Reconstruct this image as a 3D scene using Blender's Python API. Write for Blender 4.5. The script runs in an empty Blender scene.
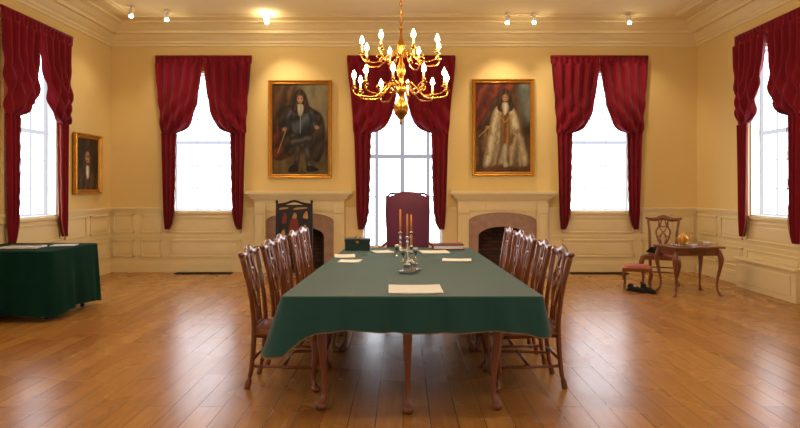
import bpy, bmesh, math, random
import numpy as np
from mathutils import Vector, Matrix
random.seed(4)
sc = bpy.context.scene
sc.view_settings.view_transform = 'Standard'
sc.view_settings.look = 'None'
PI = math.pi
# ------------------------------------------------------------------ materials
def lin(c):
    return tuple(((v/255.0)/12.92 if v/255.0 <= .04045 else ((v/255.0+.055)/1.055)**2.4) for v in c)
def mat(name, rgb, rough=.5, metal=0, var=.12, scale=8, bump=0, bscale=60, coat=0, sheen=0, stretch=(1,1,1), spec=.5):
    m = bpy.data.materials.new(name); m.use_nodes = True
    nt = m.node_tree; N = nt.nodes; L = nt.links
    b = N['Principled BSDF']
    c = lin(rgb)
    tc = N.new('ShaderNodeTexCoord'); mp = N.new('ShaderNodeMapping'); mp.inputs['Scale'].default_value = stretch
    L.new(tc.outputs['Object'], mp.inputs['Vector'])
    nz = N.new('ShaderNodeTexNoise'); nz.inputs['Scale'].default_value = scale; nz.inputs['Detail'].default_value = 4
    L.new(mp.outputs[0], nz.inputs['Vector'])
    mx = N.new('ShaderNodeMix'); mx.data_type = 'RGBA'
    mx.inputs[6].default_value = tuple(v*(1-var) for v in c)+(1,)
    mx.inputs[7].default_value = tuple(min(1, v*(1+var)) for v in c)+(1,)
    L.new(nz.outputs['Fac'], mx.inputs[0]); L.new(mx.outputs[2], b.inputs['Base Color'])
    b.inputs['Roughness'].default_value = rough; b.inputs['Metallic'].default_value = metal
    b.inputs['Coat Weight'].default_value = coat; b.inputs['Sheen Weight'].default_value = sheen
    b.inputs['Specular IOR Level'].default_value = spec
    if bump:
        n2 = N.new('ShaderNodeTexNoise'); n2.inputs['Scale'].default_value = bscale
        L.new(mp.outputs[0], n2.inputs['Vector'])
        bp = N.new('ShaderNodeBump'); bp.inputs['Strength'].default_value = bump; bp.inputs['Distance'].default_value = .01
        L.new(n2.outputs['Fac'], bp.inputs['Height']); L.new(bp.outputs[0], b.inputs['Normal'])
    return m
def emit(name, rgb, s):
    m = bpy.data.materials.new(name); m.use_nodes = True
    nt = m.node_tree; nt.nodes.clear()
    e = nt.nodes.new('ShaderNodeEmission'); o = nt.nodes.new('ShaderNodeOutputMaterial')
    e.inputs[0].default_value = tuple(rgb)+(1,); e.inputs[1].default_value = s
    nt.links.new(e.outputs[0], o.inputs[0]); return m

M_wall = mat('wall_paint', (226,197,130), .75, var=.04, scale=1.5)
M_cream = mat('cream_trim', (231,211,160), .5, var=.03, scale=2)
M_ceil = mat('ceiling_paint', (240,220,168), .85, var=.03, scale=1)
M_white = mat('window_paint', (232,226,214), .5, var=.03)
M_pane = emit('daylight_shade', (.86,.91,1.0), 5.0)
M_munt = emit('muntin_emit_backlight', (.80,.82,.93), .88)  # sash bars emit on their own, standing in for daylight behind them
M_muntd = emit('door_muntin_emit_backlight', (.74,.72,.84), .55)  # door bars: dimmer emission painted in as backlight
M_curt = mat('crimson_velvet', (122,4,28), .75, var=.35, scale=5, sheen=.12, stretch=(1,1,.3), spec=.2)
M_gold = mat('gilt', (196,140,56), .35, .85, var=.25, scale=20, bump=.3, bscale=40)
M_goldtrim = mat('gold_braid', (150,108,58), .7, 0, var=.2, scale=60)
M_hem = mat('cloth_hem_braid', (128,96,50), .8, 0, var=.3, scale=80)
M_brass = mat('polished_brass', (190,128,48), .26, 1, var=.10)
M_wood = mat('mahogany', (116,60,24), .28, var=.35, scale=14, coat=.3, stretch=(3,3,.5))
M_woodd = mat('dark_mahogany', (88,40,18), .35, var=.3, scale=14, coat=.3, stretch=(3,3,.5))
M_seat = mat('chair_leather', (90,40,26), .5, var=.2)
M_seatp = mat('needlework_seat', (168,84,62), .8, var=.35, scale=30)
M_green = mat('green_baize', (12,66,60), .7, var=.12, scale=3, bump=.25, bscale=300, sheen=.22, spec=.32)
M_green2 = mat('green_baize_dark', (10,48,38), .95, var=.15, scale=8, bump=.25, bscale=300, spec=.12)
M_red = mat('burgundy_upholstery', (86,12,54), .7, var=.25, scale=10, sheen=.2)
M_black = mat('black_lacquer', (18,15,15), .35, var=.2)
M_soot = mat('firebox_soot', (26,22,20), .95, var=.3)
M_marble = mat('rose_marble', (166,132,112), .35, var=.45, scale=9)
M_silver = mat('silver', (205,205,205), .18, 1, var=.05)
M_paper = mat('paper', (222,222,226), .8, var=.04, scale=20)
M_candle = mat('beeswax', (206,130,60), .5, var=.1)
M_tube = mat('candle_sleeve', (244,226,180), .5, var=.03)
M_bulb = emit('lamp_bulb', (1,.80,.42), 60)
M_spot = emit('spot_lens', (1,.85,.6), 60)
M_vent = mat('iron_grille', (36,28,22), .5, .4, var=.2)
M_felt = mat('black_felt', (16,15,17), .9, var=.2)
M_redbox = mat('red_morocco', (112,34,22), .45, var=.2)
M_teal = mat('green_leather_box', (16,46,44), .45, var=.2)
def brick_mat():
    m = bpy.data.materials.new('firebox_brick'); m.use_nodes=True
    nt=m.node_tree; N=nt.nodes; L=nt.links; b=N['Principled BSDF']
    tc=N.new('ShaderNodeTexCoord'); mp=N.new('ShaderNodeMapping'); mp.inputs['Rotation'].default_value=(PI/2,0,0)
    L.new(tc.outputs['Object'],mp.inputs[0])
    br=N.new('ShaderNodeTexBrick'); L.new(mp.outputs[0],br.inputs['Vector']); br.inputs['Scale'].default_value=1
    br.inputs['Brick Width'].default_value=.2; br.inputs['Row Height'].default_value=.065; br.inputs['Mortar Size'].default_value=.006
    br.inputs['Color1'].default_value=lin((104,70,54))+(1,); br.inputs['Color2'].default_value=lin((70,50,40))+(1,); br.inputs['Mortar'].default_value=lin((48,40,36))+(1,)
    L.new(br.outputs[0],b.inputs['Base Color']); b.inputs['Roughness'].default_value=.9
    return m
M_brick=brick_mat()
# floor
def floor_mat():
    m = bpy.data.materials.new('oak_boards'); m.use_nodes = True
    nt = m.node_tree; N = nt.nodes; L = nt.links; b = N['Principled BSDF']
    tc = N.new('ShaderNodeTexCoord'); mp = N.new('ShaderNodeMapping'); mp.inputs['Rotation'].default_value = (0,0,PI/2)
    L.new(tc.outputs['Object'], mp.inputs['Vector'])
    br = N.new('ShaderNodeTexBrick'); L.new(mp.outputs[0], br.inputs['Vector'])
    br.offset = .37; br.inputs['Scale'].default_value = 1
    br.inputs['Brick Width'].default_value = 3.0; br.inputs['Row Height'].default_value = .17
    br.inputs['Mortar Size'].default_value = .0028; br.inputs['Mortar Smooth'].default_value = .3
    br.inputs['Color1'].default_value = lin((194,140,74))+(1,)
    br.inputs['Color2'].default_value = lin((170,114,54))+(1,)
    br.inputs['Mortar'].default_value = lin((104,64,30))+(1,)
    mp2 = N.new('ShaderNodeMapping'); mp2.inputs['Scale'].default_value = (22,1.2,1)
    L.new(tc.outputs['Object'], mp2.inputs['Vector'])
    nz = N.new('ShaderNodeTexNoise'); nz.inputs['Scale'].default_value = 1.6; nz.inputs['Detail'].default_value = 6
    L.new(mp2.outputs[0], nz.inputs['Vector'])
    rp = N.new('ShaderNodeValToRGB'); rp.color_ramp.elements[0].position = .3; rp.color_ramp.elements[1].position = .75
    rp.color_ramp.elements[0].color = (.72,.68,.62,1); rp.color_ramp.elements[1].color = (1.0,1.0,1.0,1)
    L.new(nz.outputs['Fac'], rp.inputs[0])
    mx = N.new('ShaderNodeMix'); mx.data_type = 'RGBA'; mx.blend_type = 'MULTIPLY'; mx.inputs[0].default_value = 1
    L.new(br.outputs['Color'], mx.inputs[6]); L.new(rp.outputs[0], mx.inputs[7])
    L.new(mx.outputs[2], b.inputs['Base Color'])
    n3 = N.new('ShaderNodeTexNoise'); n3.inputs['Scale'].default_value = 1.3
    L.new(tc.outputs['Object'], n3.inputs['Vector'])
    mr = N.new('ShaderNodeMapRange'); mr.inputs['To Min'].default_value = .20; mr.inputs['To Max'].default_value = .34
    L.new(n3.outputs['Fac'], mr.inputs[0]); L.new(mr.outputs[0], b.inputs['Roughness'])
    b.inputs['Specular IOR Level'].default_value=.5
    bp = N.new('ShaderNodeBump'); bp.inputs['Strength'].default_value = .25; bp.inputs['Distance'].default_value = .003; bp.invert = True
    L.new(br.outputs['Fac'], bp.inputs['Height']); L.new(bp.outputs[0], b.inputs['Normal'])
    return m
M_floor = floor_mat()

# ------------------------------------------------------------------ mesh builder
def interp(tab, x):
    if x <= tab[0][0]: return tab[0][1:]
    for a, b in zip(tab, tab[1:]):
        if x <= b[0]:
            t = (x-a[0])/(b[0]-a[0])
            return tuple(p+(q-p)*t for p, q in zip(a[1:], b[1:]))
    return tab[-1][1:]
def catmull(P, n=4, closed=False):
    P = [tuple(p) for p in P]; out = []; k = len(P)
    rng = range(k) if closed else range(k-1)
    for i in rng:
        if closed: p0,p1,p2,p3 = P[(i-1)%k],P[i],P[(i+1)%k],P[(i+2)%k]
        else: p0,p1,p2,p3 = P[max(i-1,0)],P[i],P[i+1],P[min(i+2,k-1)]
        for j in range(n):
            t = j/n
            out.append(tuple(.5*((2*b)+(-a+c)*t+(2*a-5*b+4*c-d)*t*t+(-a+3*b-3*c+d)*t**3) for a,b,c,d in zip(p0,p1,p2,p3)))
    if not closed: out.append(P[-1])
    return out
class B:
    def __init__(s, mp=None):
        s.v=[]; s.f=[]; s.m=[]; s.sm=[]; s.mats=[]; s.mp=mp; s.T=None
    def mi(s, m):
        if m not in s.mats: s.mats.append(m)
        return s.mats.index(m)
    def av(s, p):
        p = Vector(p)
        if s.T: p = s.T @ p
        if s.mp: p = Vector(s.mp(*p))
        s.v.append(p); return len(s.v)-1
    def af(s, idx, m, sm=False):
        s.f.append(tuple(idx)); s.m.append(s.mi(m)); s.sm.append(sm)
    def box(s, lo, hi, m):
        x0,y0,z0 = lo; x1,y1,z1 = hi
        i=[s.av(p) for p in ((x0,y0,z0),(x1,y0,z0),(x1,y1,z0),(x0,y1,z0),(x0,y0,z1),(x1,y0,z1),(x1,y1,z1),(x0,y1,z1))]
        for q in ((0,3,2,1),(4,5,6,7),(0,1,5,4),(1,2,6,5),(2,3,7,6),(3,0,4,7)): s.af([i[k] for k in q], m)
    def lathe(s, prof, c, m, seg=20, sx=1, sy=1):
        rings=[]
        for r,z in prof:
            rings.append([s.av((c[0]+max(r,1e-4)*sx*math.cos(2*PI*k/seg), c[1]+max(r,1e-4)*sy*math.sin(2*PI*k/seg), c[2]+z)) for k in range(seg)])
        for a,b in zip(rings,rings[1:]):
            for k in range(seg): s.af((a[k],a[(k+1)%seg],b[(k+1)%seg],b[k]), m, True)
        s.af(rings[0][::-1], m); s.af(rings[-1], m)
    def tube(s, pts, rad, m, seg=8, n=4, fx=1, fy=1, up=(0,0,1)):
        if not hasattr(rad,'__len__'): rad=[rad]*len(pts)
        data=[tuple(p)+(r,) for p,r in zip(pts,rad)]
        if n>1 and len(pts)>2: data=catmull(data,n)
        P=[Vector(d[:3]) for d in data]; R=[d[3] for d in data]
        rings=[]; ref=Vector(up)
        for i,p in enumerate(P):
            t=(P[min(i+1,len(P)-1)]-P[max(i-1,0)]).normalized()
            a=t.cross(ref)
            if a.length<.2: a=t.cross(Vector((1,0,0)) if abs(t.x)<.8 else Vector((0,1,0)))
            a.normalize(); 
            if rings and a.dot(pa)<0: a=-a
            pa=a
            b_=t.cross(a).normalized()
            rings.append([s.av(p+a*math.cos(2*PI*k/seg)*R[i]*fx+b_*math.sin(2*PI*k/seg)*R[i]*fy) for k in range(seg)])
        for a,b in zip(rings,rings[1:]):
            for k in range(seg): s.af((a[k],a[(k+1)%seg],b[(k+1)%seg],b[k]), m, True)
        s.af(rings[0][::-1], m); s.af(rings[-1], m)
    def prism(s, pts, m, ext):
        e=Vector(ext); a=[s.av(p) for p in pts]; b=[s.av(Vector(p)+e) for p in pts]
        s.af(a[::-1],m); s.af(b,m)
        for k in range(len(pts)):
            j=(k+1)%len(pts); s.af((a[k],a[j],b[j],b[k]),m)
    def grid(s, fn, nu, nv, m, wrap=False):
        g=[[s.av(fn(i/nu,j/nv)) for i in range(nu+(0 if wrap else 1))] for j in range(nv+1)]
        w=len(g[0])
        for j in range(nv):
            for i in range(nu):
                s.af((g[j][i],g[j][(i+1)%w],g[j+1][(i+1)%w],g[j+1][i]), m, True)
    def build(s, name, loc=(0,0,0), rz=0, bevel=0, parent=None):
        me=bpy.data.meshes.new(name)
        me.from_pydata([tuple(p) for p in s.v],[],s.f)
        for m in s.mats: me.materials.append(m)
        for p,mi,sm in zip(me.polygons,s.m,s.sm): p.material_index=mi; p.use_smooth=sm
        bm=bmesh.new(); bm.from_mesh(me); bmesh.ops.recalc_face_normals(bm,faces=bm.faces); bm.to_mesh(me); bm.free()
        me.update()
        return inst(name, me, loc, rz, bevel, parent)
def inst(name, me, loc=(0,0,0), rz=0, bevel=0, parent=None):
    o=bpy.data.objects.new(name,me); sc.collection.objects.link(o)
    o.location=loc; o.rotation_euler=(0,0,rz)
    if bevel:
        bv=o.modifiers.new('bevel','BEVEL'); bv.width=bevel; bv.segments=2; bv.limit_method='ANGLE'; bv.angle_limit=math.radians(50)
    if parent: o.parent=parent
    return o

# ------------------------------------------------------------------ room
XL,XR,YB,YF,ZC = -5.05,5.07,10.7,-1.6,4.27
TH=.30
mapB=lambda u,d,z:(u,YB-d,z)
mapL=lambda u,d,z:(XL+d,u,z)
mapR=lambda u,d,z:(XR-d,u,z)
mapF=lambda u,d,z:(u,YF+d,z)
WH=.58; WZ0,WZ1=1.04,3.45
wl,wr=-3.41,3.36
FPL,FPR=-1.76,1.70
SY=8.47
def wall(name,mp,u0,u1,ops,fire=()):
    b=B(mp); u=u0
    for (a,c,z0,z1) in sorted(ops):
        b.box((u,-TH,0),(a,0,ZC),M_wall)
        if z0>0: b.box((a,-TH,0),(c,0,z0),M_wall)
        b.box((a,-TH,z1),(c,0,ZC),M_wall)
        u=c
    b.box((u,-TH,0),(u1,0,ZC),M_wall)
    for uc in fire:   # firebox recess lining
        b.box((uc-.41,-TH-.12,0),(uc+.41,-TH-.10,.87),M_brick)
        for s in (-1,1): b.prism([(uc+s*.42,0,0),(uc+s*.30,-TH-.11,0),(uc+s*.30,-TH-.11,.86),(uc+s*.42,0,.86)],M_brick,(s*.02,0,0))
        b.box((uc-.42,-TH-.12,.84),(uc+.42,-.001,.87),M_soot)
        b.box((uc-.42,-TH-.12,-.02),(uc+.42,-.001,.008),M_brick)
    b.build(name)
wall('wall_back',mapB,XL-TH,XR+TH,[(wl-WH,wl+WH,WZ0,WZ1),(wr-WH,wr+WH,WZ0,WZ1),(-.70,.68,0.04,WZ1),(FPL-.42,FPL+.42,0,.86),(FPR-.42,FPR+.42,0,.86)],(FPL,FPR))
side_ops=[(SY-WH,SY+WH,WZ0,WZ1),(4.6-WH,4.6+WH,WZ0,WZ1),(1.2-WH,1.2+WH,WZ0,WZ1)]
wall('wall_left',mapL,YF,YB,side_ops)
wall('wall_right',mapR,YF,YB,side_ops)
wall('wall_front',mapF,XL-TH,XR+TH,[(-3-WH,-3+WH,WZ0,WZ1),(3-WH,3+WH,WZ0,WZ1)])  # openings for the fill windows added in this unseen wall
b=B(); b.box((XL-TH,YF-TH,-.1),(XR+TH,YB+TH,0),M_floor); b.build('floor')
b=B(); b.box((XL-TH,YF-TH,ZC),(XR+TH,YB+TH,ZC+.1),M_ceil); b.build('ceiling')
prof=[(0,3.82),(.025,3.82),(.03,3.86),(.05,3.87),(.05,3.91),(.08,3.93),(.13,3.98),(.14,4.0),(.20,4.0),(.20,4.05),(.24,4.07),(.30,4.12),(.36,4.14),(.38,4.14),(.38,4.165),(.62,4.165),(.62,4.18),(.66,4.185),(.68,4.199)]
prof=[(d,z+.07) for d,z in prof]
b=B(); rings=[]
for d,z in prof:
    rings.append([b.av(p) for p in ((XL+d,YF+d,z),(XR-d,YF+d,z),(XR-d,YB-d,z),(XL+d,YB-d,z))])
for a,c in zip(rings,rings[1:]):
    for k in range(4): b.af((a[k],a[(k+1)%4],c[(k+1)%4],c[k]),M_cream)
b.build('trim_1')
# windows
wn=[0]
def window(mp,uc,half,z0,z1,door=False):
    wn[0]+=1; b=B(mp)
    c=.10; MM=M_muntd if door else M_munt
    for s in (-1,1):
        a=uc+s*half; e=uc+s*(half+c)
        b.box((min(a,e),.002,z0),(max(a,e),.035,z1+c),M_cream)
        b.box((min(a,a-s*.02),-.14,z0),(max(a,a-s*.02),.0,z1),M_white)
    b.box((uc-half,.002,z1),(uc+half,.035,z1+c),M_cream)
    b.box((uc-half,-.14,z1-.02),(uc+half,0,z1),M_white)
    if not door:
        b.box((uc-half-c-.02,.0,z0-.04),(uc+half+c+.02,.045,z0),M_cream)
        b.box((uc-half,-.14,z0),(uc+half,0,z0+.02),M_white)
    b.box((uc-half+.005,-.20,z0+.005),(uc+half-.005,-.185,z1-.005),M_pane)
    f=.045
    for s in (-1,1):
        a=uc+s*half; e=uc+s*(half-f)
        b.box((min(a,e),-.17,z0),(max(a,e),-.14,z1),MM)
    b.box((uc-half,-.17,z0),(uc+half,-.14,z0+f),MM)
    b.box((uc-half,-.17,z1-f),(uc+half,-.14,z1),MM)
    if door:
        b.box((uc-.04,-.168,z0),(uc+.04,-.13,z1),MM)
        for u in (-.45,.45): b.box((uc+u-.03,-.168,z0),(uc+u+.03,-.14,z1),MM)
        b.box((uc-half,-.172,1.965),(uc+half,-.13,2.035),MM)
        for z in (1.30,2.75): b.box((uc-half,-.168,z-.009),(uc+half,-.145,z+.009),M_munt)
        b.box((uc-half,-.16,z0),(uc+half,-.12,.45),M_white)
    else:
        zm=(z0+z1)/2
        b.box((uc-half,-.172,zm-.03),(uc+half,-.138,zm+.03),MM)
        for u in (-.19,.19): b.box((uc+u-.009,-.166,z0),(uc+u+.009,-.145,z1),MM)
        n=3
        for h0,h1 in ((z0,zm),(zm,z1)):
            for k in range(1,n): 
                z=h0+(h1-h0)*k/n; b.box((uc-half,-.166,z-.009),(uc+half,-.145,z+.009),MM)
    b.build('window_%d'%wn[0])
window(mapB,wl,WH,WZ0,WZ1); window(mapB,-.01,.69,.04,WZ1,True); window(mapB,wr,WH,WZ0,WZ1)
for u in (SY,4.6,1.2): window(mapL,u,WH,WZ0,WZ1); window(mapR,u,WH,WZ0,WZ1)
for u in (-3,3): window(mapF,u,WH,WZ0,WZ1)  # unseen glowing windows added behind the camera as fill light
# wainscot
def panel(b,u0,u1,z0,z1,d):
    w=.022
    b.box((u0,d-.004,z0),(u1,d+.018,z0+w),M_cream); b.box((u0,d-.004,z1-w),(u1,d+.018,z1),M_cream)
    b.box((u0,d-.004,z0),(u0+w,d+.018,z1),M_cream); b.box((u1-w,d-.004,z0),(u1,d+.018,z1),M_cream)
    b.box((u0+.06,d-.004,z0+.06),(u1-.06,d+.012,z1-.06),M_cream)
def wains(b,u0,u1,full=True,n=1):
    zt=1.08 if full else WZ0-.045
    b.box((u0,.001,.0),(u1,.02,zt),M_cream)
    if full:
        b.box((u0,.0,1.08),(u1,.05,1.115),M_cream); b.box((u0,.0,1.05),(u1,.035,1.08),M_cream)
    b.box((u0,.0,.60),(u1,.03,.63),M_cream)
    w=(u1-u0)/n
    for k in range(n):
        a=u0+k*w+.06; c=u0+(k+1)*w-.06
        if c-a>.2:
            panel(b,a,c,.68,1.0 if full else zt-.04,.02); panel(b,a,c,.26,.56,.02)
def base(b,u0,u1):
    b.box((u0,.0,0),(u1,.04,.16),M_cream); b.box((u0,.0,.16),(u1,.03,.19),M_cream)
wo=WH+.10
b=B(mapB); bb=B(mapB)
for a,c,f,n in ((XL+.0,wl-wo,1,2),(wl-wo,wl+wo,0,1),(wl+wo,FPL-.77,1,1),(FPL+.77,-.80,1,1),(.78,FPR-.77,1,1),(FPR+.77,wr-wo,1,1),(wr-wo,wr+wo,0,1),(wr+wo,XR,1,2)):
    if c-a<.03: continue
    wains(b,a,c,f,n); base(bb,a,c)
b.build('trim_2'); bb.build('baseboard_back')
for nm,mp,k in (('left',mapL,3),('right',mapR,4)):
    b=B(mp); bb=B(mp)
    e=[YF]
    for s in (1.2,4.6,SY): e+= [s-wo,s+wo]
    e.append(YB-.055)
    for i in range(len(e)-1):
        full=i%2==0; L_=e[i+1]-e[i]
        wains(b,e[i],e[i+1],full,max(1,round(L_/.8)) if full else 1); base(bb,e[i],e[i+1])
    b.build('trim_%d'%k); bb.build('baseboard_'+nm)
b=B(mapR); b.box((7.75,.045,0),(9.15,.16,.40),M_cream); b.box((7.72,.045,.40),(9.18,.19,.435),M_cream)
b.box((7.85,.16,.08),(9.05,.17,.34),M_cream)
b.build('window_bench',bevel=.006)
# ------------------------------------------------------------------ curtains
def curtain(mp,uc,W,ztail=.74):
    k=W/.83
    tab=sorted([(ztail,.575,.655),(.80,.54,.662),(1.02,.495,.680),(1.6,.475,.695),(2.2,.465,.712),(2.385,.455,.72),(2.395,.43,.722),(2.41,.37,.725),(2.44,.305,.728),(2.49,.245,.732),(2.56,.195,.737),(2.66,.150,.742),(2.80,.115,.75),(3.0,.075,.765),(3.3,.035,.80),(3.62,.006,.825),(3.70,.004,.83)])
    b=B(mp)
    zs=[3.70-(3.70-2.6)*i/30 for i in range(30)]+[2.6-.22*i/22 for i in range(22)]+[2.38-(2.38-ztail)*i/34 for i in range(35)]
    for s in (-1,1):
        ph=random.random()*6
        def fn(u,v):
            z=zs[min(len(zs)-1,int(round(v*(len(zs)-1))))]
            i,o=interp(tab,z)
            x=i+(o-i)*u
            w=(o-i)
            if z>2.38: g=math.sin(PI*min(1,max(0,(3.3-z)/.92))**1.6) if z<3.3 else 0
            else: g=0
            amp=.042*min(1,w/.45)+.014
            f=math.sin(2*PI*(5.0*u)+ph+1.0*math.sin(z*2.1))
            # swag folds sweeping from the inner hem up to the outer tie point
            f2=math.sin(2*PI*(2.6*z+2.4*u)+ph) if z>2.38 else 0
            k2=max(0,min(1,(3.3-z)/.6)) if z>2.38 else 0
            d=.105+amp*(.7*f*(1-.45*k2)+.55*f2*k2)+.10*g*math.sin(PI*min(1,u*.85+.12))
            if z>3.58: d=.10+.018*math.sin(2*PI*9*u)
            if z<=2.38: d=.10+.028*math.sin(2*PI*3*u+ph)
            return (uc+s*x*k, max(.055,d), z)
        b.grid(fn,56,len(zs)-1,M_curt)
        pts=[]
        for q in range(22):
            z=2.36-(2.36-ztail)*q/21; i,o=interp(tab,z); 
            pts.append((uc+s*(i-.002+.008*math.sin(q*1.3))*k,.115,z))
        b.tube(pts,.006,M_goldtrim,seg=5,n=2)
    b.tube([(uc-W*.99,.09,3.70),(uc,.09,3.70),(uc+W*.99,.09,3.70)],.022,M_curt,seg=6,n=1)
    b.build('window_curtain')
curtain(mapB,wl,.83); curtain(mapB,-.03,.93); curtain(mapB,wr,.84)
for u in (SY,4.6,1.2): curtain(mapL,u,.83); curtain(mapR,u,.83)
# ------------------------------------------------------------------ fireplaces
def fireplace(uc,nm='fireplace'):
    b=B(lambda u,d,z:(u,-d,z))
    D=.16; D0=.006
    for s in (-1,1):
        a=s*.58; e=s*.76
        b.box((min(a,e),D0,0),(max(a,e),D,1.24),M_cream)
        b.box((min(a,e)-.004,D0,0),(max(a,e)+.004,D+.02,.16),M_cream)
        b.box((min(a,e)+.04,D,.24),(max(a,e)-.04,D+.012,.98),M_cream)
        b.box((min(a,e)-.005,D0,1.02),(max(a,e)+.005,D+.03,1.20),M_cream)
    b.box((-.58,D0,1.06),(.58,D,1.24),M_cream)
    b.box((-.30,D,1.08),(.30,D+.015,1.20),M_cream)
    for i,(e,z0,z1) in enumerate(((.78,1.24,1.27),(.82,1.27,1.31),(.85,1.31,1.345),(.89,1.345,1.40))):
        b.box((-e,D0,z0),(e,D+.03+.04*i,z1),M_cream)
    n=16
    T=[PI*k/n for k in range(n+1)]
    ai=[(.41*math.cos(t),.62+.17*math.sin(t)) for t in T]
    ao=[(.58*math.cos(t),.88+.15*math.sin(t)) for t in T]
    for i in range(n):
        (x0,z0),(x1,z1)=ai[i],ai[i+1]; (p0,q0),(p1,q1)=ao[i],ao[i+1]
        b.prism([(x0,D0,z0),(p0,D0,q0),(p1,D0,q1),(x1,D0,z1)],M_marble,(0,.10,0))
        b.prism([(p0,D0,q0),(p0,D0,1.07),(p1,D0,1.07),(p1,D0,q1)],M_cream,(0,.13,0))
    for s in (-1,1):
        b.prism([(s*.41,D0,0),(s*.58,D0,0),(s*.58,D0,.88),(s*.41,D0,.62)],M_marble,(0,.10,0))
    b.box((-.78,D+.025,0.0),(.78,.60,.008),M_marble)
    b.build(nm,(uc,YB,0),bevel=.004)
fireplace(FPL); fireplace(FPR)
# ------------------------------------------------------------------ paintings (procedurally painted canvases, colour attribute)
M_canvas=bpy.data.materials.new('oil_canvas'); M_canvas.use_nodes=True
_n=M_canvas.node_tree.nodes; _l=M_canvas.node_tree.links
_a=_n.new('ShaderNodeVertexColor'); _a.layer_name='paint'
_l.new(_a.outputs[0],_n['Principled BSDF'].inputs['Base Color']); _n['Principled BSDF'].inputs['Roughness'].default_value=.5
_n['Principled BSDF'].inputs['Specular IOR Level'].default_value=.25
class Paint:
    def __init__(s,W,H,asp,seed=1):
        s.W,s.H=W,H; x=np.linspace(0,1,W); y=np.linspace(0,1,H); s.x,s.y=np.meshgrid(x,y); s.asp=asp
        s.img=np.zeros((H,W,3)); s.rng=np.random.RandomState(seed)
    def noise(s,f,oct=4):
        o=np.zeros_like(s.x); a=1; tot=0
        for k in range(oct):
            n=int(f*2**k)+3; g=s.rng.rand(n+2,n+2)
            X=s.x*n; Y=s.y*n; i=X.astype(int); j=Y.astype(int); fx=X-i; fy=Y-j
            fx=fx*fx*(3-2*fx); fy=fy*fy*(3-2*fy)
            o+=a*((g[j,i]*(1-fx)+g[j,i+1]*fx)*(1-fy)+(g[j+1,i]*(1-fx)+g[j+1,i+1]*fx)*fy); tot+=a; a*=.55
        return o/tot
    def sd(s,P):
        x=s.x; y=s.y*s.asp; P=[(p[0],p[1]*s.asp) for p in P]
        d=np.full_like(x,1e9); sg=np.ones_like(x); n=len(P)
        for i in range(n):
            (ax,ay),(bx,by)=P[i],P[i-1]
            ex,ey=bx-ax,by-ay; wx,wy=x-ax,y-ay
            t=np.clip((wx*ex+wy*ey)/(ex*ex+ey*ey+1e-12),0,1)
            dx,dy=wx-ex*t,wy-ey*t; d=np.minimum(d,dx*dx+dy*dy)
            c1=y>=ay; c2=y<by; c3=(ex*wy)>(ey*wx)
            flip=(c1&c2&c3)|(~c1&~c2&~c3)
            sg=np.where(flip,-sg,sg)
        return sg*np.sqrt(d)
    def fill(s,c0,c1,f=3):
        n=s.noise(f)[...,None]; n=np.clip((n-.25)*2,0,1)
        s.img=np.array(c0)*(1-n)+np.array(c1)*n
    def layer(s,pts,dark,light,soft=.012,fold=0,ang=0,smooth=True,rim=.05,nf=6):
        P=catmull(pts,4,True) if smooth else pts
        d=s.sd(P); m=np.clip(.5-d/soft/2,0,1)[...,None]
        n=s.noise(nf)
        v=n
        if fold: v=.55*(.5+.5*np.sin((s.x*math.cos(ang)+s.y*math.sin(ang))*fold+5*n))+.45*n
        r=np.clip(-d/rim,0,1); v=np.clip(v*(.35+.65*r)*1.15,0,1)[...,None]
        s.img=s.img*(1-m)+(np.array(dark)*(1-v)+np.array(light)*v)*m
    def stroke(s,pts,col,w): 
        x=s.x; y=s.y*s.asp
        d=np.full_like(x,9.)
        for (ax,ay),(bx,by) in zip(pts,pts[1:]):
            ay*=s.asp; by*=s.asp; ex,ey=bx-ax,by-ay
            t=np.clip(((x-ax)*ex+(y-ay)*ey)/(ex*ex+ey*ey+1e-9),0,1); d=np.minimum(d,np.hypot(x-ax-ex*t,y-ay-ey*t))
        m=np.clip(1.5-d/w,0,1)[...,None]; s.img=s.img*(1-m)+np.array(col)*m
    def face(s,cx,cy,r):
        a=s.asp; E=lambda x,y,rx,ry:[(x+rx*math.cos(t),y+ry/a*math.sin(t)) for t in [2*PI*k/12 for k in range(12)]]
        s.layer(E(cx,cy,r*.78,r),(120,78,52),(226,178,138),.006,rim=r*.5)
        s.layer(E(cx-r*.38,cy+r*.25/a,r*.2,r*.16),(190,112,86),(216,140,110),.012); s.layer(E(cx+r*.38,cy+r*.25/a,r*.2,r*.16),(180,104,80),(206,132,104),.012)
        for q in (-1,1):
            s.stroke([(cx+q*r*.46,cy-r*.22/a),(cx+q*r*.16,cy-r*.22/a)],(70,44,30),r*.06)
            s.stroke([(cx+q*r*.36,cy-r*.06/a),(cx+q*r*.24,cy-r*.06/a)],(30,22,20),r*.08)
        s.stroke([(cx+r*.02,cy-r*.05/a),(cx+r*.08,cy+r*.28/a)],(160,104,76),r*.06)
        s.stroke([(cx-r*.18,cy+r*.52/a),(cx+r*.18,cy+r*.52/a)],(150,58,50),r*.07)
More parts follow.
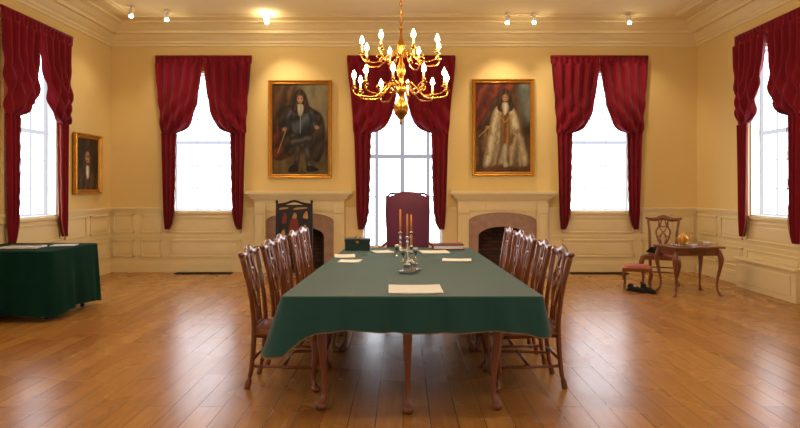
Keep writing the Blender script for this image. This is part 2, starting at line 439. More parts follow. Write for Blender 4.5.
def painting(name,mp,uc,zc,w,h,pt,fw=.07):
    b=B(mp)
    prof=[(0,.02),(0,.065),(.012,.08),(.028,.07),(.040,.055),(.052,.062),(fw-.006,.05),(fw,.03)]
    rings=[]
    for i,d in prof:
        rings.append([b.av((uc+sx*(w/2-i),d,zc+sz*(h/2-i))) for sx,sz in ((-1,-1),(1,-1),(1,1),(-1,1))])
    for a,c in zip(rings,rings[1:]):
        for k in range(4): b.af((a[k],a[(k+1)%4],c[(k+1)%4],c[k]),M_gold)
    b.box((uc-w/2+.002,.012,zc-h/2+.002),(uc+w/2-.002,.03,zc+h/2-.002),M_woodd)
    iw=w-2*fw+.01; ih=h-2*fw+.01; x0=uc-iw/2; z0=zc-ih/2
    st=len(b.v)
    b.grid(lambda u,v:(x0+u*iw,.034,z0+(1-v)*ih),pt.W-1,pt.H-1,M_canvas)
    o=b.build(name)
    me=o.data; ca=me.color_attributes.new('paint','FLOAT_COLOR','POINT')
    im=np.clip(pt.img/255,0,1); im=np.where(im<=.04045,im/12.92,((im+.055)/1.055)**2.4)
    arr=np.ones((len(me.vertices),4)); arr[st:st+pt.W*pt.H,:3]=im.reshape(-1,3)
    ca.data.foreach_set('color',arr.ravel().astype(np.float32))
    return o
def ell(cx,cy,rx,ry,n=14): return [(cx+rx*math.cos(2*PI*k/n),cy+ry*math.sin(2*PI*k/n)) for k in range(n)]
asp=1.62
p=Paint(150,240,asp,3)
p.fill((48,34,20),(110,82,48),3)
p.layer([(.50,-.05),(1.1,-.05),(1.1,.55),(.84,.50),(.62,.3)],(84,78,60),(164,144,104),.12,nf=4,rim=.15)
p.layer([(-.1,-.1),(.42,-.1),(.34,.2),(.16,.42),(-.1,.55)],(42,26,16),(100,66,34),.05,fold=34,ang=.5)
p.layer([(-.1,.80),(.4,.76),(1.1,.80),(1.1,1.1),(-.1,1.1)],(60,48,28),(122,98,58),.04)
p.layer([(.0,.50),(.2,.44),(.34,.60),(.30,.80),(.02,.82)],(44,22,14),(118,58,30),.02,fold=40,ang=.8)
p.layer([(.12,.30),(.30,.24),(.52,.22),(.72,.27),(.90,.36),(.94,.60),(.84,.86),(.66,.80),(.62,.70),(.44,.72),(.30,.80),(.14,.60)],(20,16,14),(72,54,38),.02,fold=46,ang=.9)
p.layer([(.34,.26),(.50,.23),(.66,.27),(.70,.42),(.66,.55),(.50,.58),(.36,.54),(.33,.40)],(12,13,16),(84,90,98),.012,fold=30,ang=1.2)
p.layer([(.30,.28),(.38,.27),(.30,.46),(.22,.52),(.20,.44)],(16,16,20),(108,108,112),.012,fold=44,ang=1.2)
p.layer([(.66,.28),(.74,.31),(.84,.45),(.78,.50),(.68,.42)],(16,16,20),(104,104,108),.012,fold=44,ang=2)
p.stroke([(.50,.27),(.51,.40),(.50,.54)],(130,134,140),.008)
p.layer([(.34,.54),(.50,.57),(.68,.54),(.72,.66),(.52,.70),(.32,.67)],(22,18,16),(92,84,76),.012,fold=70,ang=1.4)
p.layer([(.40,.66),(.50,.67),(.49,.80),(.45,.93),(.38,.92),(.41,.8)],(28,26,26),(112,104,94),.012,fold=30,ang=1.5)
p.layer([(.57,.66),(.67,.65),(.68,.8),(.72,.93),(.63,.93),(.59,.8)],(28,26,26),(108,100,90),.012,fold=30,ang=1.5)
p.layer([(.35,.90),(.46,.91),(.45,.965),(.29,.97)],(18,13,10),(50,36,24),.01)
p.layer([(.62,.91),(.73,.91),(.84,.955),(.64,.97)],(18,13,10),(50,36,24),.01)
p.stroke([(.24,.52),(.10,.76)],(170,130,70),.008)
p.layer([(.41,.10),(.50,.055),(.59,.10),(.64,.20),(.66,.29),(.58,.32),(.42,.32),(.35,.28),(.37,.18)],(20,13,10),(86,58,36),.015,fold=90,ang=.4)
p.face(.50,.165,.072)
p.layer([(.45,.225),(.55,.225),(.56,.29),(.52,.35),(.47,.34)],(130,118,96),(216,206,182),.01,fold=90)
p.layer(ell(.22,.50,.045,.024),(130,90,62),(200,154,116),.01); p.layer(ell(.80,.48,.045,.024),(130,90,62),(196,150,112),.01)
p.img*=.92
painting('portrait_painting',mapB,-1.77,2.46,1.09,1.68,p)
p=Paint(150,240,asp,8)
p.fill((46,30,18),(112,78,46),3)
p.layer([(-.1,-.1),(.80,-.1),(.62,.12),(.34,.18),(.14,.42),(-.1,.55)],(60,20,12),(142,60,34),.04,fold=34,ang=.6)
p.layer([(.78,-.1),(1.1,-.1),(1.1,.42),(.88,.44),(.80,.2)],(70,76,72),(146,142,122),.06,rim=.1)
p.layer([(-.1,.86),(1.1,.84),(1.1,1.1),(-.1,1.1)],(60,36,20),(128,84,46),.03)
p.layer([(.0,.56),(.26,.54),(.28,.90),(-.02,.92)],(54,34,18),(160,116,62),.015,fold=30)
p.layer([(.34,.30),(.54,.24),(.74,.30),(.84,.52),(.98,.88),(.76,.95),(.48,.92),(.14,.94),(.20,.66),(.26,.44)],(92,72,52),(204,178,134),.02,fold=42,ang=.3)
p.layer([(.34,.29),(.50,.27),(.47,.5),(.40,.75),(.26,.92),(.14,.92),(.24,.55)],(140,120,88),(230,212,172),.015,fold=40,ang=.25,nf=16)
p.layer([(.60,.27),(.74,.33),(.80,.5),(.72,.60),(.60,.46)],(146,126,94),(232,214,176),.015,fold=36,ang=-.4,nf=16)
p.layer([(.76,.52),(.86,.62),(.96,.88),(.86,.93),(.78,.74)],(136,116,84),(220,198,156),.015,nf=16)
p.layer([(.48,.33),(.60,.33),(.63,.56),(.60,.72),(.48,.70),(.46,.5)],(86,50,26),(190,136,72),.012,fold=50)
p.layer([(.50,.70),(.58,.70),(.57,.86),(.60,.93),(.50,.93)],(150,138,112),(226,214,184),.01)
p.layer([(.45,.10),(.54,.06),(.62,.10),(.67,.20),(.68,.29),(.61,.32),(.46,.32),(.40,.28),(.41,.18)],(30,18,12),(104,70,42),.015,fold=90,ang=.4)
p.face(.54,.165,.070)
p.layer([(.49,.225),(.59,.225),(.60,.30),(.54,.36),(.50,.33)],(170,158,130),(240,230,206),.01,fold=90)
p.stroke([(.40,.34),(.54,.44),(.68,.34)],(190,140,60),.008)
p.layer(ell(.22,.50,.045,.024),(150,104,72),(222,174,134),.01); p.layer(ell(.75,.55,.045,.022),(150,104,72),(222,174,134),.01)
p.stroke([(.06,.60),(.30,.46)],(196,150,70),.008)
for i in range(60):
    x,y=p.rng.uniform(.2,.8),p.rng.uniform(.35,.9)
    if (x<.42) or x>.66: p.stroke([(x,y),(x,y+.008)],(90,70,50),.004)
p.img*=.88
painting('portrait_painting',mapB,1.72,2.49,1.07,1.66,p)
p=Paint(110,130,1.18,5)
p.fill((24,18,12),(74,54,32),3)
p.layer([(.05,1.1),(.12,.78),(.34,.62),(.66,.62),(.88,.76),(.97,1.1)],(24,20,18),(96,64,40),.02,fold=26,ang=.3)
p.layer([(.34,.24),(.5,.14),(.66,.24),(.72,.50),(.66,.66),(.34,.66),(.27,.50)],(24,14,10),(90,58,36),.02,fold=50,ang=.3)
p.face(.5,.37,.14)
p.layer([(.43,.54),(.57,.54),(.58,.72),(.5,.80),(.42,.70)],(150,138,112),(236,226,200),.015,fold=60)
painting('portrait_painting',mapL,9.86,1.83,.82,.95,p,.075)
# ------------------------------------------------------------------ chairs
def chair_mesh(seatmat,wood=None):
    wood=wood or M_wood
    b=B(); b.T=Matrix.Diagonal((1,1,.972,1))
    for s in (-1,1):
        b.tube([(s*.185,.265,0),(s*.185,.235,.15),(s*.185,.215,.42),(s*.19,.225,.60),(s*.20,.255,.80),(s*.225,.29,.985)],[.019,.019,.022,.020,.019,.020],wood,seg=8,fx=.9,fy=1.1)
        b.tube([(s*.235,-.215,.44),(s*.255,-.240,.36),(s*.258,-.245,.28),(s*.235,-.222,.14),(s*.236,-.224,.07),(s*.247,-.238,.03)],[.034,.038,.032,.018,.018,.026],wood,seg=10)
        b.lathe([(0,0),(.026,.004),(.034,.022),(.028,.042),(.012,.052)],(s*.247,-.24,0),wood,12)
        b.tube([(s*.19,.21,.415),(s*.215,0,.415),(s*.238,-.21,.415)],.03,wood,seg=4,fx=.6,fy=1.1,n=2)
        b.tube([(s*.185,.225,.17),(s*.236,-.215,.17)],.012,wood,n=1)
        b.tube([(s*.215,.29,.985),(s*.245,.295,1.005),(s*.265,.298,.995)],[.022,.02,.012],wood,n=3)
    b.tube([(-.205,0,.17),(0,0,.17),(.205,0,.17)],.012,wood,n=1)
    b.tube([(-.185,.222,.22),(.185,.222,.22)],.012,wood,n=1)
    b.box((-.235,-.245,.385),(.235,-.215,.445),wood); b.box((-.185,.20,.385),(.185,.225,.445),wood)
    b.tube([(-.24,.29,.995),(-.12,.30,.985),(0,.305,1.015),(.12,.30,.985),(.24,.29,.995)],[.022,.03,.036,.03,.022],wood,seg=8,fx=.55,fy=1.1)
    b.box((-.09,.205,.44),(.09,.24,.475),wood)
    def Y(z): return interp([(.45,.222),(.60,.232),(.80,.262),(.985,.295)],z)[0]
    def rib(P,r=.012): b.tube([(x,Y(z),z) for x,z in P],r,wood,seg=6,fx=1.0,fy=.9,n=4,up=(0,1,0))
    for s in (-1,1):
        rib([(s*.065,.465),(s*.05,.53),(s*.045,.60),(s*.085,.70),(s*.10,.80),(s*.065,.88),(s*.07,.985)],.014)
        rib([(s*.02,.465),(s*.015,.58),(s*.045,.68),(s*.01,.78),(s*.05,.86),(s*.02,.985)],.010)
        rib([(s*.085,.70),(s*.03,.74),(0,.80)],.009)
    rib([(-.05,.60),(0,.585),(.05,.60)],.011); rib([(-.06,.885),(0,.87),(.06,.885)],.011)
    def seat(u,v):
        x=(u-.5)*2; y=(v-.5)*2
        w=.215-.035*(y+1)/2
        return (x*w, -.205+.405*(v), .447+.03*(1-abs(x)**4)*(1-abs(y)**4))
    b.grid(seat,14,14,seatmat)
    b.box((-.18,-.20,.40),(.18,.195,.447),seatmat)
    return b
cm=chair_mesh(M_seat).build('dining_chair',(-.86,4.66,0),PI/2)
ys=[4.66,5.24,5.82,6.40,6.96]
for y in ys[1:]: inst('dining_chair',cm.data,(-.85+random.uniform(-.02,.02),y,0),PI/2+random.uniform(-.04,.04))
for y in ys: inst('dining_chair',cm.data,(.90+random.uniform(-.02,.02),y,0),-PI/2+random.uniform(-.04,.04))
chair_mesh(M_seatp).build('side_chair',(3.94,9.45,0),-math.radians(28))
b=B()
for sx in (-1,1):
    for sy in (-1,1):
        b.tube([(sx*.17,sy*.13,.27),(sx*.185,sy*.145,.20),(sx*.165,sy*.125,.08),(sx*.18,sy*.14,.012)],[.026,.026,.014,.022],M_wood)
b.box((-.20,-.16,.25),(.20,.16,.30),M_wood)
b.grid(lambda u,v:((u-.5)*.40,(v-.5)*.32,.30+.045*(1-abs(2*u-1)**4)*(1-abs(2*v-1)**4)),12,12,M_seatp)
b.build('footstool',(3.40,9.0,0),math.radians(-20))
# throne armchair at the head
b=B()
def bk(u,v,front):
    x=(u-.5)*2; z=.46+v*.90; top=.06*math.cos(x*PI/2)
    z=z+ (top-.03)*v
    w=.27-.02*(1-v)
    y=.20+.10*v
    e=(1-abs(x)**6)*(1-abs(2*v-1)**8)
    return (x*w, y-(.045*e+.01) if front else y+.03*e+.01, z)
b.grid(lambda u,v:bk(u,v,True),16,20,M_red); b.grid(lambda u,v:bk(u,v,False),16,20,M_red)
edge=[(-.25,.20,.46),(-.262,.25,.9),(-.27,.30,1.335),(-.14,.302,1.375),(0,.303,1.39),(.14,.302,1.375),(.27,.30,1.335),(.262,.25,.9),(.25,.20,.46)]
b.tube(edge,.014,M_red,n=2)
b.box((-.29,-.27,.40),(.29,.22,.44),M_wood)
b.grid(lambda u,v:((u-.5)*.56,-.26+v*.47,.44+.07*(1-abs(2*u-1)**6)*(1-abs(2*v-1)**6)),14,14,M_red)
for s in (-1,1):
    b.tube([(s*.26,.24,.75),(s*.33,.1,.71),(s*.335,-.08,.70),(s*.33,-.20,.72),(s*.33,-.235,.69)],[.018,.02,.022,.026,.02],M_wood)
    b.tube([(s*.29,-.15,.43),(s*.33,-.11,.55),(s*.33,-.16,.70)],[.024,.018,.018],M_wood)
    b.tube([(s*.26,-.25,.40),(s*.28,-.27,.32),(s*.25,-.24,.12),(s*.27,-.26,.012)],[.035,.036,.018,.03],M_wood)
    b.tube([(s*.24,.26,0),(s*.24,.22,.2),(s*.25,.20,.44)],[.02,.02,.024],M_wood)
b.tube([(-.25,-.24,.14),(.25,-.24,.14)],.012,M_wood,n=1)
b.build('throne_armchair',(.06,7.72,0),0)
# ------------------------------------------------------------------ cloth helper
def cloth(name,x0,x1,y0,y1,zt,drop,flare,corner,mtl,trim=True,taper=0,ripple=.012,wl_=.28,cd=.13):
    r=.03; pts=[]
    cx=(x0+x1)/2
    cor=[(x0+r,y0+r,PI,1.5*PI),(x1-r,y0+r,1.5*PI,2*PI),(x1-r,y1-r,0,.5*PI),(x0+r,y1-r,.5*PI,PI)]
    raw=[]
    for i,(a,c,t0,t1) in enumerate(cor):
        for k in range(9):
            t=t0+(t1-t0)*k/8; raw.append((a+r*math.cos(t),c+r*math.sin(t),math.cos(t),math.sin(t)))
        n=cor[(i+1)%4]; tt=n[2]
        ex,ey=n[0]+r*math.cos(tt),n[1]+r*math.sin(tt); sx,sy=raw[-1][0],raw[-1][1]
        L_=math.hypot(ex-sx,ey-sy); m=max(2,int(L_/.02))
        for k in range(1,m): raw.append((sx+(ex-sx)*k/m,sy+(ey-sy)*k/m,math.cos(tt),math.sin(tt)))
    S=0; P=[]
    for i,p in enumerate(raw):
        if i: S+=math.hypot(p[0]-raw[i-1][0],p[1]-raw[i-1][1])
        g=0
        for q,wgt in zip(((x0,y0),(x1,y0),(x1,y1),(x0,y1)),corner):
            g+=wgt*math.exp(-(math.hypot(p[0]-q[0],p[1]-q[1])/cd)**1.3)
        P.append((p,S,g))
    b=B(); rings=[]
    rows=[('b',0),('b',.33),('b',.66),('b',1)]+[('s',k/12) for k in range(1,12)]+([('s',.97)] if trim else [])+[('s',1)]
    for typ,t in rows:
        ring=[]
        for (x,y,nx,ny),s_,g in P:
            tp=1-taper*(y-y0)/(y1-y0)
            X=cx+(x-cx)*tp
            if typ=='b':
                a=t*PI/2; off=.015*math.sin(a); z=zt-.015*(1-math.cos(a))
            else:
                rp=ripple*(math.sin(2*PI*s_/wl_+.8*math.sin(s_*2.3))+.5*math.sin(2*PI*s_/(wl_*.57)+1))
                off=.015+flare*t+rp*t**1.0+.5*g*t
                z=zt-.015-(drop+g)*t+.01*t*math.sin(s_*5)
            ring.append(b.av((X+nx*off,y+ny*off,z)))
        rings.append(ring)
    n=len(P)
    b.af(rings[0],mtl)
    for ri,(a,c) in enumerate(zip(rings,rings[1:])):
        mm=M_hem if (trim and ri==len(rings)-2) else mtl
        for k in range(n): b.af((a[k],a[(k+1)%n],c[(k+1)%n],c[k]),mm,True)
    return b.build(name)
CX=.035
cloth('tablecloth',CX-.80,CX+.85,3.93,7.13,.765,.205,.04,(.16,.05,.05,.05),M_green,True,taper=.14,ripple=.016)
b=B()
b.prism([(CX-.76,3.97,.715),(CX+.80,3.97,.715),(CX+.66,7.09,.715),(CX-.63,7.09,.715)],M_wood,(0,0,.03))
b.box((-.50,4.05,.62),(.58,4.08,.715),M_wood); b.box((-.50,6.97,.62),(.58,7.0,.715),M_wood)
for x in (-.52,.58): b.box((x-.015,4.05,.62),(x+.015,7.0,.715),M_wood)
for x,y in ((-.52,4.07),(.60,4.07),(.03,4.0),(-.52,5.53),(.60,5.53),(-.52,6.97),(.60,6.97),(.03,6.97)):
    sx=-1 if x<0 else (1 if x>.1 else 0)
    b.tube([(x,y,.70),(x+sx*.01,y-.01,.60),(x+sx*.012,y-.015,.46),(x-sx*.005,y,.22),(x-sx*.005,y,.10),(x+sx*.015,y-.015,.04)],[.030,.036,.030,.019,.018,.028],M_wood,seg=10)
    b.lathe([(0,0),(.028,.004),(.038,.024),(.032,.046),(.014,.06)],(x+sx*.015,y-.018,0),M_wood,12)
b.build('conference_table')
cloth('tablecloth',-4.93,-3.81,6.72,7.72,.765,.66,.05,(.03,)*4,M_green2,False,ripple=.026,wl_=.42)
b=B()
b.box((-4.90,6.75,.70),(-3.84,7.69,.745),M_woodd)
for x in (-4.82,-3.93):
    for y in (6.84,7.6):
        b.tube([(x,y,.70),(x,y,.4),(x,y,.06)],[.03,.024,.018],M_woodd); b.lathe([(0,0),(.02,.005),(.025,.025),(.018,.05),(.01,.07)],(x,y,0),M_black,12)
b.build('console_table')
# ------------------------------------------------------------------ table-top things
def tp(px,py,z=.77):
    s=(py-188)/(1.45-z); return ((px-403)/s,620/s)
def paper(name,pa,pb,rz=0,th=.004,loc=None):
    (x0,y0),(x1,y1)=pa,pb
    cx,cy=(x0+x1)/2,(y0+y1)/2; w,h=abs(x1-x0)/2,abs(y1-y0)/2
    b=B()
    b.grid(lambda u,v:((u-.5)*2*w,(v-.5)*2*h,.002+th+.004*(abs(2*u-1)**3)),8,3,M_paper)
    b.box((-w,-h,0),(w,h,.002),M_paper)
    b.build(name,(cx,cy,.7665),rz)
paper('paper_document',tp(388,294),tp(440,285.5),.02,.006)
paper('paper_document',tp(333,257.8),tp(356,254.5),.1)
paper('paper_document',tp(338,262.5),tp(362,259.8),-.08)
paper('paper_document',tp(421,253.5),tp(447,250.5),.1)
paper('paper_document',tp(443,261.5),tp(470,258.8),-.1)
paper('paper_document',tp(372,253),tp(392,250.5),.3)
def candlestick(loc,h,candle=.18,mt=M_silver):
    b=B()
    b.lathe([(0,0),(.055,0),(.058,.008),(.045,.018),(.02,.03),(.012,.05),(.018,.07),(.011,.09),(.012,h*.55),(.02,h*.62),(.012,h*.7),(.012,h*.86),(.022,h*.92),(.024,h*.95),(.013,h*.97),(.014,h)],(0,0,0),mt,20)
    if candle:
        b.lathe([(.0115,0),(.011,candle*.5),(.010,candle),(.003,candle+.008)],(0,0,h),M_candle,12)
        b.tube([(0,0,h+candle),(0.001,0,h+candle+.018)],.0015,M_black,seg=5,n=1)
    b.build('candlestick',loc)
candlestick((-.03,6.85,.7665),.20,.24); candlestick((.045,6.60,.7665),.17,.23); candlestick((.09,6.95,.7665),.20,.18)
candlestick((.075,5.55,.7665),.17,.09)
b=B()
b.box((-.11,-.06,.012),(.11,.06,.022),M_silver)
for s in (-1,1):
    for t in (-1,1): b.lathe([(0,0),(.010,.002),(.012,.012),(.006,.018)],(s*.095,t*.045,0),M_silver,10)
    b.lathe([(0,0),(.028,0),(.032,.02),(.026,.045),(.03,.05),(.012,.062),(.004,.075)],(s*.06,0,.022),M_silver,16)
b.lathe([(0,0),(.02,0),(.01,.02),(.012,.05),(.024,.07),(.006,.085),(.008,.10)],(0,.01,.022),M_silver,16)
b.tube([(0.01,.02,.10),(.03,.03,.17),(.05,.04,.24)],[.003,.012,.003],M_paper,seg=6,fx=.3)
b.build('silver_inkstand',(.055,5.02,.7665),1.2)
for (x,y) in ((.0,5.75),(.12,5.9),(-.06,6.2)):
    b=B(); b.lathe([(0,0),(.026,0),(.026,.004),(.005,.01),(.005,.05),(.02,.07),(.026,.10),(.022,.12)],(0,0,0),M_silver,14); b.build('silver_goblet',(x,y,.7665))
b=B(); b.box((-.135,-.09,0),(.135,.09,.095),M_teal); b.box((-.14,-.095,.095),(.14,.095,.125),M_teal); b.box((-.015,-.098,.075),(.015,-.094,.105),M_brass); b.tube([(-.04,0,.125),(0,0,.15),(.04,0,.125)],.005,M_brass)
b.build('document_box',(-.50,6.86,.7665),.03,bevel=.004)
b=B(); b.box((-.17,-.11,0),(.17,.11,.012),M_redbox); b.box((-.165,-.105,.012),(.16,.105,.05),M_paper); b.box((-.17,-.11,.05),(.17,.11,.062),M_redbox); b.box((-.174,-.11,0),(-.165,.11,.062),M_redbox)
b.build('leather_book',(.50,6.93,.7665),.04,bevel=.003)
b=B(); b.box((-.20,-.14,0),(.20,.14,.018),M_paper); b.tube([(-.2,0,.02),(.2,0,.02)],.006,M_redbox,n=1); b.build('open_book',(-4.35,7.1,.7665),.1)
b=B(); b.box((-.13,-.1,0),(.13,.1,.006),M_paper); b.build('paper_document',(-4.04,7.4,.7665),.2)
# ------------------------------------------------------------------ right side table
b=B(); H=.66
b.box((-.37,-.27,H-.022),(.37,.27,H),M_wood); b.box((-.31,-.22,H-.12),(.31,.22,H-.022),M_wood)
b.box((-.12,-.226,H-.10),(.12,-.22,H-.045),M_woodd); b.lathe([(0,0),(.012,0),(.012,.01),(0,.012)],(0,-.235,H-.075),M_brass,10)
for sx in (-1,1):
    for sy in (-1,1):
        b.tube([(sx*.30,sy*.21,H-.05),(sx*.325,sy*.235,H-.16),(sx*.318,sy*.228,H-.28),(sx*.29,sy*.20,.18),(sx*.295,sy*.205,.07),(sx*.325,sy*.235,.02)],[.030,.036,.026,.015,.014,.022],M_wood,seg=10)
        b.lathe([(0,0),(.03,.003),(.034,.014),(.018,.03)],(sx*.328,sy*.238,0),M_wood,12)
b.build('side_table',(3.92,8.52,0),math.radians(6),bevel=.003)
b=B()
b.lathe([(0,0),(.20,0),(.21,.014),(.20,.016),(.02,.008)],(0,0,0),M_silver,24,1,.65)
b.lathe([(0,0),(.04,0),(.06,.02),(.078,.06),(.065,.11),(.035,.128),(.01,.145),(.012,.16),(0,.165)],(-.03,0,.01),M_gold,18)
b.tube([(.03,0,.05),(.085,0,.075),(.11,0,.13)],[.016,.011,.007],M_gold)
b.tube([(-.09,0,.11),(-.15,0,.10),(-.14,0,.05),(-.10,0,.04)],.007,M_gold)
b.build('silver_teapot',(3.89,8.55,H+.001),.3)
b=B(); b.lathe([(0,0),(.02,0),(.03,.01),(.04,.04),(.042,.045),(.02,.04)],(0,0,0),M_paper,16); b.tube([(.04,0,.035),(.06,0,.03),(.035,0,.015)],.004,M_paper,seg=6); b.build('porcelain_cup',(4.17,8.53,H+.001))
b=B()
b.lathe([(0,0),(.085,0),(.09,.04),(.075,.09),(.04,.11),(0,.115)],(0,0,.02),M_felt,20)
def brim(u,v):
    t=2*PI*u; r=.085+.085*v*(1+.12*math.cos(3*t)); up=.10*v*(1-math.cos(3*t))*.5
    return (r*(1-.25*v*(1-math.cos(3*t))*.5)*math.cos(t), r*(1-.25*v*(1-math.cos(3*t))*.5)*math.sin(t), .02+up)
b.grid(brim,48,6,M_felt,True)
b.build('tricorn_hat',(3.84,9.33,.452),.4)
for i,(x,y,r) in enumerate(((3.26,8.66,.6),(3.40,8.60,.3))):
    b=B()
    b.tube([(0,.12,.035),(0,.06,.045),(0,-.02,.04),(0,-.10,.028),(0,-.145,.022)],[.03,.042,.04,.034,.018],M_felt,seg=12,fx=.95,fy=.8)
    b.tube([(0,.11,.05),(0,.09,.085),(0,.085,.10)],[.035,.034,.03],M_felt,seg=12)
    b.box((-.035,-.14,0),(.035,.13,.010),M_felt); b.box((-.03,.08,0),(.03,.14,.03),M_felt); b.box((-.022,-.01,.072),(.022,.03,.082),M_silver)
    b.build('buckled_shoe',(x,y,0),r)
# fire screen
b=B()
bgs=mat('screen_leather',(28,22,18),.4,var=.5,scale=10)
b.box((-.27,-.012,.50),(.27,.012,1.18),bgs)
for s in (-1,1):
    b.tube([(s*.28,0,.02),(s*.28,0,.6),(s*.28,0,1.20)],[.018,.022,.018],M_black); b.lathe([(.012,0),(.026,.02),(.018,.045),(0,.06)],(s*.28,0,1.20),M_black,12)
    b.tube([(s*.28,-.2,.015),(s*.28,-.1,.06),(s*.28,0,.09),(s*.28,.1,.06),(s*.28,.2,.015)],[.014,.018,.022,.018,.014],M_black)
b.tube([(-.28,0,1.18),(-.14,0,1.20),(0,0,1.24),(.14,0,1.20),(.28,0,1.18)],.02,M_black); b.tube([(-.28,0,.49),(.28,0,.49)],.016,M_black,n=1); b.tube([(-.28,0,.12),(.28,0,.12)],.012,M_black,n=1)
cr=mat('screen_red',(120,44,30),.5,var=.4,scale=20); cg=mat('screen_gold',(178,136,76),.5,var=.5,scale=20)
def figs(pts,m,o): b.prism([(x,-.012-o,z) for x,z in catmull(pts,4,True)],m,(0,-.001,0))
figs([(-.05,.62),(-.09,.75),(-.06,.92),(0,.98),(.06,.92),(.07,.72),(.03,.6)],cr,0)
figs([(-.03,.97),(0,1.05),(.04,1.02),(.03,.96)],cg,.001)
figs([(-.2,.58),(-.22,.7),(-.16,.78),(-.14,.62)],cg,0); figs([(.16,.58),(.12,.74),(.18,.86),(.22,.66)],cg,0)
figs([(-.2,.9),(-.16,1.05),(-.12,1.0),(-.14,.88)],cr,0); figs([(.14,.98),(.2,1.08),(.22,.96)],cg,0)
figs([(-.23,1.1),(-.1,1.12),(-.12,1.14),(-.22,1.13)],cg,0); figs([(.0,1.1),(.2,1.12),(.18,1.14),(.02,1.13)],cg,0)
b.build('fire_screen',(-1.75,9.98,.001),0)
for x in (-3.38,3.32):
    b=B(); b.box((-.48,-.09,0),(.48,.09,.012),M_vent)
    for k in range(24): b.box((-.46+k*.04,-.08,.012),(-.445+k*.04,.08,.02),M_vent)
    b.build('floor_register',(x,10.50,0.0))
# ------------------------------------------------------------------ chandelier
b=B(); CX_,CY_=-.02,6.2
b.lathe([(0,0),(.012,.01),(.02,.03),(.01,.05),(.03,.07),(.065,.11),(.076,.16),(.065,.21),(.03,.25),(.018,.28),(.034,.31),(.052,.34),(.044,.38),(.018,.42),(.025,.48),(.046,.52),(.042,.58),(.018,.64),(.015,.72),(.034,.76),(.042,.80),(.02,.86),(.010,.92),(.017,.96),(.006,1.0)],(0,0,2.08),M_brass,24)
def arm(R,zh,zb,ang,drop):
    c,s=math.cos(ang),math.sin(ang)
    pr=[(.03,zh),(.10,zh+.04),(.17,zh-.02),(.26,zh-drop),(R-.03,zh-drop+.01),(R+.01,zb-.14),(R,zb-.125)]
    b.tube([(r*c,r*s,z) for r,z in pr],[.008,.008,.0075,.0075,.0075,.007,.007],M_brass,seg=7,n=5)
    b.tube([(r*c,r*s,z) for r,z in ((.17,zh-.02),(.22,zh+.02),(.25,zh-.01),(.22,zh-.03))],[.005,.005,.004,.003],M_brass,seg=6)
    p=(R*c,R*s,zb-.135)
    b.lathe([(0,0),(.010,.002),(.033,.010),(.034,.014),(.011,.016),(.012,.03),(.016,.035),(.016,.045),(.010,.046)],p,M_brass,14)
    b.lathe([(.010,0),(.010,.07)],(p[0],p[1],p[2]+.04),M_tube,10)
    b.lathe([(.008,0),(.019,.014),(.023,.028),(.015,.052),(.002,.082)],(p[0],p[1],p[2]+.108),M_bulb,10)
for k in range(10): arm(.47,2.46,2.56,2*PI*k/10+.16,.10)
for k in range(8): arm(.40,2.76,2.89,2*PI*k/8+.30,.07)
z=3.07
b.tube([(0,0,3.05),(0,0,ZC-.05)],.005,M_brass,seg=6,n=1)
i=0
while z<ZC-.08:
    a=(.014,0) if i%2 else (0,.014)
    b.tube([(a[0]*math.cos(t),a[1]*math.cos(t),z+.028*math.sin(t)) for t in [2*PI*k/8 for k in range(9)]],.0035,M_brass,seg=5,n=1); z+=.044; i+=1
b.lathe([(.01,0),(.05,.02),(.07,.05),(.075,.07)],(0,0,ZC-.07),M_brass,20)
b.build('chandelier',(CX_,CY_,0))
def light(name,typ,loc,e,col=(1,.75,.42),size=.05,rot=None,spot=None,blend=.6,target=None):
    l=bpy.data.lights.new(name,typ); l.energy=e; l.color=col
    l.shadow_soft_size=size
    if typ=='SPOT': l.spot_size=math.radians(spot); l.spot_blend=blend
    o=bpy.data.objects.new(name,l); sc.collection.objects.link(o); o.location=loc
    if target is not None:
        d=Vector(target)-Vector(loc); o.rotation_euler=d.to_track_quat('-Z','Y').to_euler()
    return o
for k in range(5):
    a=2*PI*k/5+.3; light('chandelier_light','POINT',(CX_+.47*math.cos(a),CY_+.47*math.sin(a),2.68),26,(1,.78,.46),size=.04)
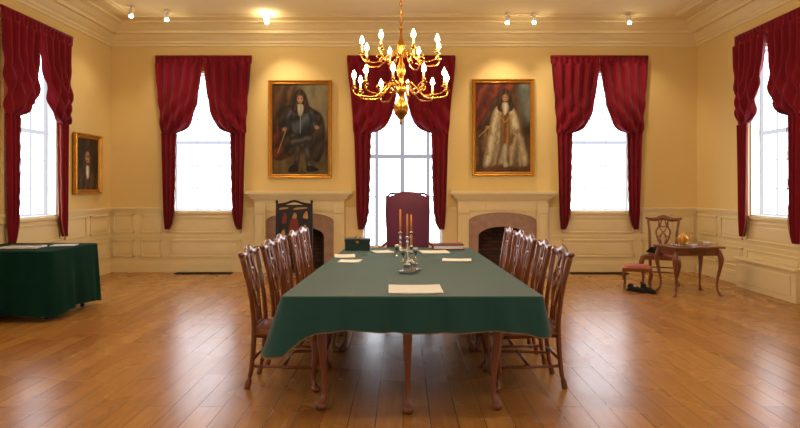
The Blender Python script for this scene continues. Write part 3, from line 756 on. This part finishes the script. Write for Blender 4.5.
spots=[((-2.2,9.98),(-1.77,10.7,2.3),70),((-4.2,9.6),(-5.05,9.9,1.7),30),((-3.74,9.8),(-3.9,10.7,2.2),32),((1.68,9.98),(1.72,10.7,2.3),70),((2.1,9.98),(3.4,10.7,2.0),45),((3.64,9.98),(4.3,10.7,1.8),40)]
for i,((x,y),t,e) in enumerate(spots):
    b=B(); z=ZC
    b.lathe([(.03,0),(.03,-.02)],(0,0,z),M_white,14)
    b.tube([(0,0,z-.02),(0,0,z-.08)],.008,M_white,n=1)
    d=(Vector(t)-Vector((x,y,z-.10))).normalized()
    b.tube([Vector((0,0,z-.10))-d*.05,Vector((0,0,z-.10))+d*.04],.036,M_spot if i in(0,) else M_white,seg=14,n=1)
    b.lathe([(0,-.035),(.022,-.03),(.032,-.012),(.03,0)],Vector((0,0,z-.12))+d*.03,M_spot,12)
    b.build('ceiling_spotlight',(x,y,0))
    light('spot_lamp','SPOT',Vector((x,y,z-.14))+d*.09,e,(1,.85,.60),.04,spot=85,blend=.9,target=t)
for x in (-3.2,0,3.2):  # out-of-view downlights, fittings and lamps, added to fill the room with light
    for y in (.8,3.6,7.6):
        if x==0 and y>7: continue
        b=B(); b.lathe([(.075,0),(.075,-.012),(.06,-.014)],(0,0,ZC),M_white,20); b.lathe([(.058,0),(.058,-.004)],(0,0,ZC-.013),M_spot,20)
        b.build('fill_downlight',(x,y,0))
        light('fill_downlight_lamp','SPOT',(x,y,ZC-.03),66,(1,.82,.56),.06,spot=120,blend=1,target=(x,y,0))
w=bpy.data.worlds.new('World'); sc.world=w; w.use_nodes=True
w.node_tree.nodes['Background'].inputs[0].default_value=(.8,.88,1,1); w.node_tree.nodes['Background'].inputs[1].default_value=1.0
cd=bpy.data.cameras.new('camera'); cam=bpy.data.objects.new('camera',cd); sc.collection.objects.link(cam)
cam.location=(0,0,1.45); cam.rotation_euler=(PI/2,0,0); cd.sensor_width=36; cd.lens=620/800*36
cd.shift_y=-26/800; cd.shift_x=-3/800; cd.clip_start=.05
sc.camera=cam
